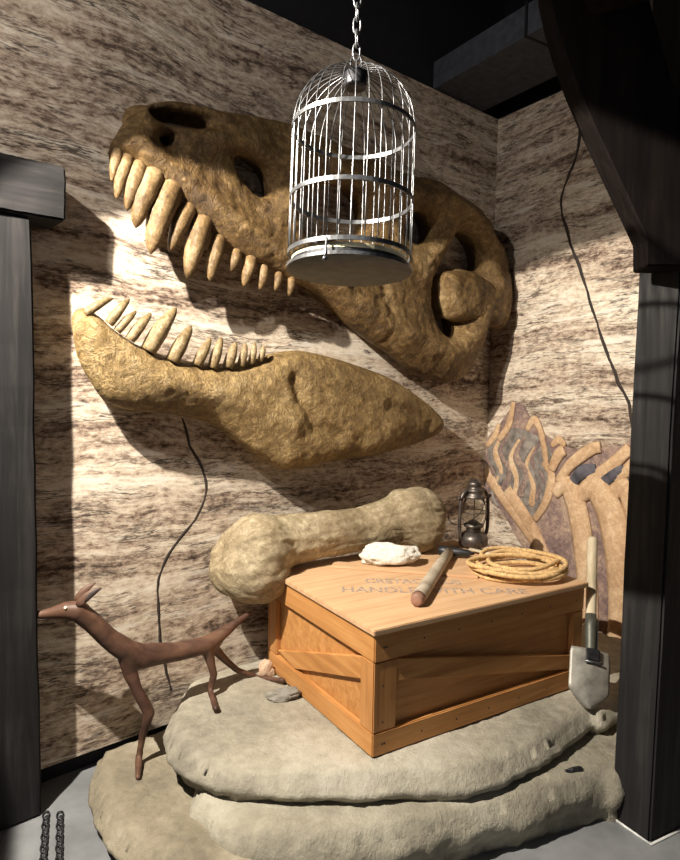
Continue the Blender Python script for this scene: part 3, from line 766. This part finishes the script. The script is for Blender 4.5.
lat('hood', [(.052, .225), (.056, .232), (.045, .24), (.040, .255), (.048, .262), (.036, .268), (.030, .285), (.040, .292), (.030, .300), (.022, .312), (.0, .316)], M['lamp_iron'])
for s in (-1, 1):
    stb = sweep('side_tube', catmull([(s*.062, 0, .03), (s*.083, 0, .07), (s*.083, 0, .19), (s*.072, 0, .24), (s*.05, 0, .262), (s*.03, 0, .262)], 6), .0085, M['lamp_iron'], lt, 10, LM)
    sweep('handle_lug', [(s*.083, 0, .222), (s*.098, 0, .232)], .008, M['lamp_iron'], stb, 8, LM)
wires = [sweep_data(catmull([(.036*math.cos(a), .036*math.sin(a), .225), (.058*math.cos(a), .058*math.sin(a), .16), (.046*math.cos(a), .046*math.sin(a), .1)], 6), .002, 6) for a in (R(50), R(130), R(230), R(310))]
wires.append(sweep_data([(.059*math.cos(a), .059*math.sin(a), .16) for a in np.linspace(0, 2*math.pi, 24, endpoint=False)], .002, 6, closed=True))
multi('globe_guard', wires, M['lamp_iron'], lt, LM)
sweep('bail_handle', catmull([(-.096, 0, .228), (-.10, .03, .20), (-.09, .075, .12), (0, .105, .075), (.09, .075, .12), (.10, .03, .20), (.096, 0, .228)], 6), .0022, M['lamp_iron'], lt, 6, LM)

# ------------------------------------------------------------ small rocks left of the crate
def small_rock(px, py, z, sx, sy, sz, rz, mat, seed, label):
    c = at_z(px, py, z); tag(pebble('stone', (c.x, c.y, z-.004), sx, sy, sz, rz, mat, seed, .5, 4), label, 'stone')
small_rock(266, 675, .30, .032, .020, .040, .3, M['pink_rock'], 12, 'small pinkish pointed stone standing by the lower back corner of the crate')
small_rock(284, 698, .30, .062, .035, .024, .3, M['grey_rock'], 15, 'flat grey stone chip on the ledge beside the crate')
small_rock(574, 770, .19, .035, .01, .008, .3, M['iron'], 22, 'tiny dark twig-like chip on the lower ledge at right')

# ------------------------------------------------------------ shovel
sb = at_z(589, 709, .302); st = at_y(592.5, 538, 2.93)
sv = thing('shovel', sb, 'short folding shovel with pale wooden handle and dull pointed blade leaning on the crate', 'shovel')
sz_ = (st-sb); SL = sz_.length; sz_.normalize(); sxx = Vector((.99, .1, 0)); sxx = (sxx-sz_*sxx.dot(sz_)).normalized(); syy = sz_.cross(sxx)
HM = Matrix((sxx, syy, sz_)).transposed().to_4x4(); HM.translation = sb
bw = .086; bh = .235
V = []; Fc = []; nu, nv = 16, 20
def half(v):   # half width of the blade at height v (0 tip..1 top)
    return bw*min(1.0, (.12+ (v/.30)**.75*.88) if v < .30 else 1.0)*(1-.06*max(0, (v-.9)/.1))
for side in (0, 1):
    for j in range(nv+1):
        v = j/nv
        for i in range(nu+1):
            u = i/nu*2-1; x = u*half(v); y = -.016*(1-u*u) + .01*(1-v)**2 + side*.003
            rib_ = -.006*math.exp(-(u/.12)**2)*max(0, v-.3)
            V.append((x, y+rib_, v*bh))
st_ = (nu+1)*(nv+1)
for j in range(nv):
    for i in range(nu):
        a = j*(nu+1)+i; Fc.append((a, a+1, a+nu+2, a+nu+1)); Fc.append((a+st_, a+st_+nu+1, a+st_+nu+2, a+st_+1))
bdr = [i for i in range(nu+1)]+[(j*(nu+1)+nu) for j in range(1, nv+1)]+[nv*(nu+1)+i for i in range(nu-1, -1, -1)]+[j*(nu+1) for j in range(nv-1, 0, -1)]
for a, b in zip(bdr, bdr[1:]+bdr[:1]): Fc.append((b, a, a+st_, b+st_))
pydata('blade', V, Fc, M['blade'], sv, True, HM)
sweep('handle', [(0, .0, .30), (0, 0, .33), (0, 0, SL-.01), (0, 0, SL)], [.020, .022, .023, .019], M['handle2'], sv, 14, HM)
sk_ = sweep('socket', [(0, -.005, .20), (0, -.002, .24), (0, 0, .33), (0, 0, .385)], [.017, .021, .0245, .0235], M['olive'], sv, 14, HM)
o = box('hinge', -.026, .028, -.035, .008, .185, .235, M['iron'], sk_, HM, .004)
sweep('pick_stay', [(.024, -.006, .22), (.026, -.006, .30), (.027, -.004, .36)], .0045, M['steel'], sk_, 8, HM)
sweep('rivet', [(-.035, -.03, .18), (.035, -.03, .18)], .005, M['steel'], sv, 8, HM)

# ------------------------------------------------------------ deer : one continuous skinned figure
JN = {}
def J(k, px, py, y, r): JN[k] = (at_y(px, py, y), r)
ftf = at_z(138, 779, .122); ftr = at_z(219, 713, .304); ftx = at_z(283, 683, .304)
J('pelvis', 206, 645, 2.60, .034); J('body', 176, 652, 2.53, .036); J('chest', 142, 656, 2.45, .044); J('sho', 128, 652, 2.42, .042)
J('neck', 108, 638, 2.38, .036); J('neck2', 92, 622, 2.35, .035); J('skull', 78, 611, 2.32, .035); J('brow', 67, 610, 2.31, .030); J('muz', 52, 613, 2.30, .019); J('nose', 37, 615, 2.29, .0135)
J('rump', 218, 637, 2.64, .027); J('t1', 234, 624, 2.69, .017); J('t2', 251, 612, 2.74, .008)
J('f1', 130, 672, 2.42, .026); J('f2', 138, 692, 2.41, .019); J('f3', 149, 713, 2.41, .020); J('f4', 143, 735, 2.41, .0145); J('f5', 139, 757, 2.41, .012)
JN['f6'] = (ftf+Vector((0, 0, .008)), .011)
J('r1', 209, 655, 2.60, .020); J('r2', 214, 674, 2.60, .014); J('r3', 210, 691, 2.59, .013); JN['r5'] = (at_z(216, 711, .304)+Vector((0, 0, .010)), .0125)
J('x1', 214, 648, 2.64, .020); J('x2', 225, 660, 2.69, .015); J('x3', 237, 670, 2.74, .0125); J('x4', 256, 677, 2.80, .010); JN['x5'] = (ftx+Vector((0, 0, .012)), .010)
edges = [('pelvis', 'body'), ('body', 'chest'), ('chest', 'sho'), ('sho', 'neck'), ('neck', 'neck2'), ('neck2', 'skull'), ('skull', 'brow'), ('brow', 'muz'), ('muz', 'nose'),
         ('pelvis', 'rump'), ('rump', 't1'), ('t1', 't2'), ('sho', 'f1'), ('f1', 'f2'), ('f2', 'f3'), ('f3', 'f4'), ('f4', 'f5'), ('f5', 'f6'),
         ('pelvis', 'r1'), ('r1', 'r2'), ('r2', 'r3'), ('r3', 'r5'), ('rump', 'x1'), ('x1', 'x2'), ('x2', 'x3'), ('x3', 'x4'), ('x4', 'x5')]
de = thing('deer_figure', (ftr.x, ftr.y, .3), 'slender carved dark brown wooden deer figure striding left on the rock ledges', 'deer')
blob('body', [(JN[a][0], JN[b][0], JN[a][1]*1.06, JN[b][1]*1.06) for a, b in edges], M['deer'], .0052, de, lambda c: fbm(c, 12, 3, 3)*.003, None, 5)
# ears, eye, mouth
def ear(a, b, w, mat, tilt):
    a = Vector(a); b = Vector(b); d = b-a
    path = [a+d*s + Vector((0, 0, .01*math.sin(s*math.pi))) for s in (0, .15, .4, .7, .9, 1)]
    v, f = sweep_data(path, [w*.55, w*.95, w, w*.75, w*.35, .001], 12, flat=.35, up=tilt); return v, f
e1a = at_y(77, 606, 2.295); e1b = at_y(102, 588, 2.33); e2a = at_y(75, 601, 2.335); e2b = at_y(96, 583, 2.37)
v, f = ear(e1a, e1b, .016, None, (.3, -1, .5)); ear1 = pydata('ear', v, f, M['deer'], de)
v, f = ear(e2a, e2b, .013, None, (.3, -1, .5)); pydata('ear', v, f, M['deer'], de)
v, f = ear(e1a+(e1b-e1a)*.3+Vector((.003, -.006, -.004)), e1b+Vector((0, -.003, -.002)), .0085, None, (.3, -1, .3)); pydata('ear_hollow', v, f, M['deer_in'], ear1)
ep = at_y(65.5, 608, 2.281); bm = bmesh.new(); bmesh.ops.create_uvsphere(bm, u_segments=14, v_segments=10, radius=.006, matrix=Matrix.Translation(ep)); o = bm_obj('eye', bm, M['gold'], de, True); o['label'] = 'cream bead eye'
sweep('mouth_line', [at_y(35, 619, 2.275), at_y(39, 620, 2.275), at_y(47, 619, 2.279)], [.0012, .0022, .001], M['deer_in'], de, 6)

# ------------------------------------------------------------ bird cage on its chain
ccx = at_y(349, 272, 1.78); 
Rc = .195
axis = Matrix.Rotation(R(-5.0), 4, 'X') @ Matrix.Rotation(R(1.0), 4, 'Y')
GM = Matrix.Translation(ccx) @ axis @ Matrix.Scale(1.78/2.1, 4)
bc = thing('birdcage', ccx, 'domed grey metal birdcage with a round tray hanging empty in front of the skull', 'birdcage')
pyd = 650/2.1
zr = [.050, .225, .452]   # ring heights above the tray
def ring(name, z, r, wd=.0065, th=.003, mat=None):
    n = 64; v = []; f = []
    for k in range(n):
        a = 2*math.pi*k/n
        for dr_, dz in ((-th, -wd), (th, -wd), (th, wd), (-th, wd)): v.append(Vector(((r+dr_)*math.cos(a), (r+dr_)*math.sin(a), z+dz)))
    for k in range(n):
        for q in range(4): f.append((k*4+q, k*4+(q+1) % 4, ((k+1) % n)*4+(q+1) % 4, ((k+1) % n)*4+q))
    o = pydata(name, v, f, mat or M['steel'], bc, False, GM); return o
for z in zr: ring('band', z, Rc, .0065)
ring('tray_rim', .006, Rc*1.01, .005)
v, f = lathe_data([(0.0001, 0), (Rc*.99, 0), (Rc*1.0, .003), (Rc*.99, .006), (.0001, .006)], 64); pydata('tray', v, f, M['tray'], bc, True, GM)
ring('inner_rim', .033, Rc*.93, .007, .003, M['brass']); ring('inner_rim', .02, Rc*.93, .006, .002, M['iron'])
zd = zr[2]; top = zd+.205
NW = 30
for k in range(NW):
    a = 2*math.pi*(k+.5)/NW; ca, sa = math.cos(a), math.sin(a)
    pts = [Vector((Rc*ca, Rc*sa, z)) for z in (.045, .15, .3, zd)]
    for i in range(1, 11):
        q = i/10*R(83); r_ = Rc*math.cos(q)**.92; pts.append(Vector((r_*ca, r_*sa, zd+.19*math.sin(q)**.95)))
    sweep('bar', pts, .0018, M['steel'], bc, 6, GM)
v, f = lathe_data([(.0001, zd+.14), (.034, zd+.14), (.036, zd+.145), (.036, zd+.183), (.030, zd+.193), (.0001, zd+.197)], 24); pydata('crown', v, f, M['iron'], bc, True, GM)
sweep('hanging_loop', [Vector((.018*math.cos(a), 0, top+.012+.03*math.sin(a))) for a in np.linspace(0, 2*math.pi, 20, endpoint=False)], .003, M['iron'], bc, 8, GM, closed=True)
# hook latch on the tray
tl_ = sweep('tray_latch', catmull([(-.07, -Rc*.95, .05), (-.07, -Rc*.96, .02), (-.072, -Rc*.97, -.005)], 4), .003, M['steel'], bc, 8, GM)
bm = bmesh.new(); bmesh.ops.create_uvsphere(bm, u_segments=12, v_segments=8, radius=.008, matrix=Matrix.Translation((-.072, -Rc*.97, -.012))); bm_obj('latch_knob', bm, M['steel'], tl_, True, GM)
# chain
c0 = GM @ Vector((0, 0, top+.04)); c1 = Vector((c0.x+.0, c0.y, 4.6))
ch = thing('hanging_chain', c1, 'steel link chain holding the birdcage from the black ceiling', 'chain')
def link_path(c, axis_, side, L=.030, w=.0085):
    pts = []
    for k in range(24):
        a = 2*math.pi*k/24; pts.append(Vector(c)+side*(w*math.cos(a))+axis_*(math.copysign(abs(math.sin(a))**.8, math.sin(a))*L*.5+math.copysign((L*.18) if abs(math.sin(a)) > .01 else 0, math.sin(a))*0))
    return pts
dv = (c1-c0); nL = int(dv.length/.0345); dv.normalize()
for i in range(nL+1):
    c = c0+dv*(i*.0345+.008); side = Vector((1, 0, 0)) if i % 2 == 0 else Vector((.25, 1, 0)).normalized()
    v, f = sweep_data(link_path(c, dv, side, .046, .0095), .0028, 8, closed=True); pydata('link', v, f, M['steel'], ch)
# dark links standing in for a barrier chain's shadow by the left post
fc = thing('chain_shadow', at_z(52, 830, 0), 'dark links modelled as the doubled shadow of a chain on the concrete floor at the foot of the left post', 'chain')
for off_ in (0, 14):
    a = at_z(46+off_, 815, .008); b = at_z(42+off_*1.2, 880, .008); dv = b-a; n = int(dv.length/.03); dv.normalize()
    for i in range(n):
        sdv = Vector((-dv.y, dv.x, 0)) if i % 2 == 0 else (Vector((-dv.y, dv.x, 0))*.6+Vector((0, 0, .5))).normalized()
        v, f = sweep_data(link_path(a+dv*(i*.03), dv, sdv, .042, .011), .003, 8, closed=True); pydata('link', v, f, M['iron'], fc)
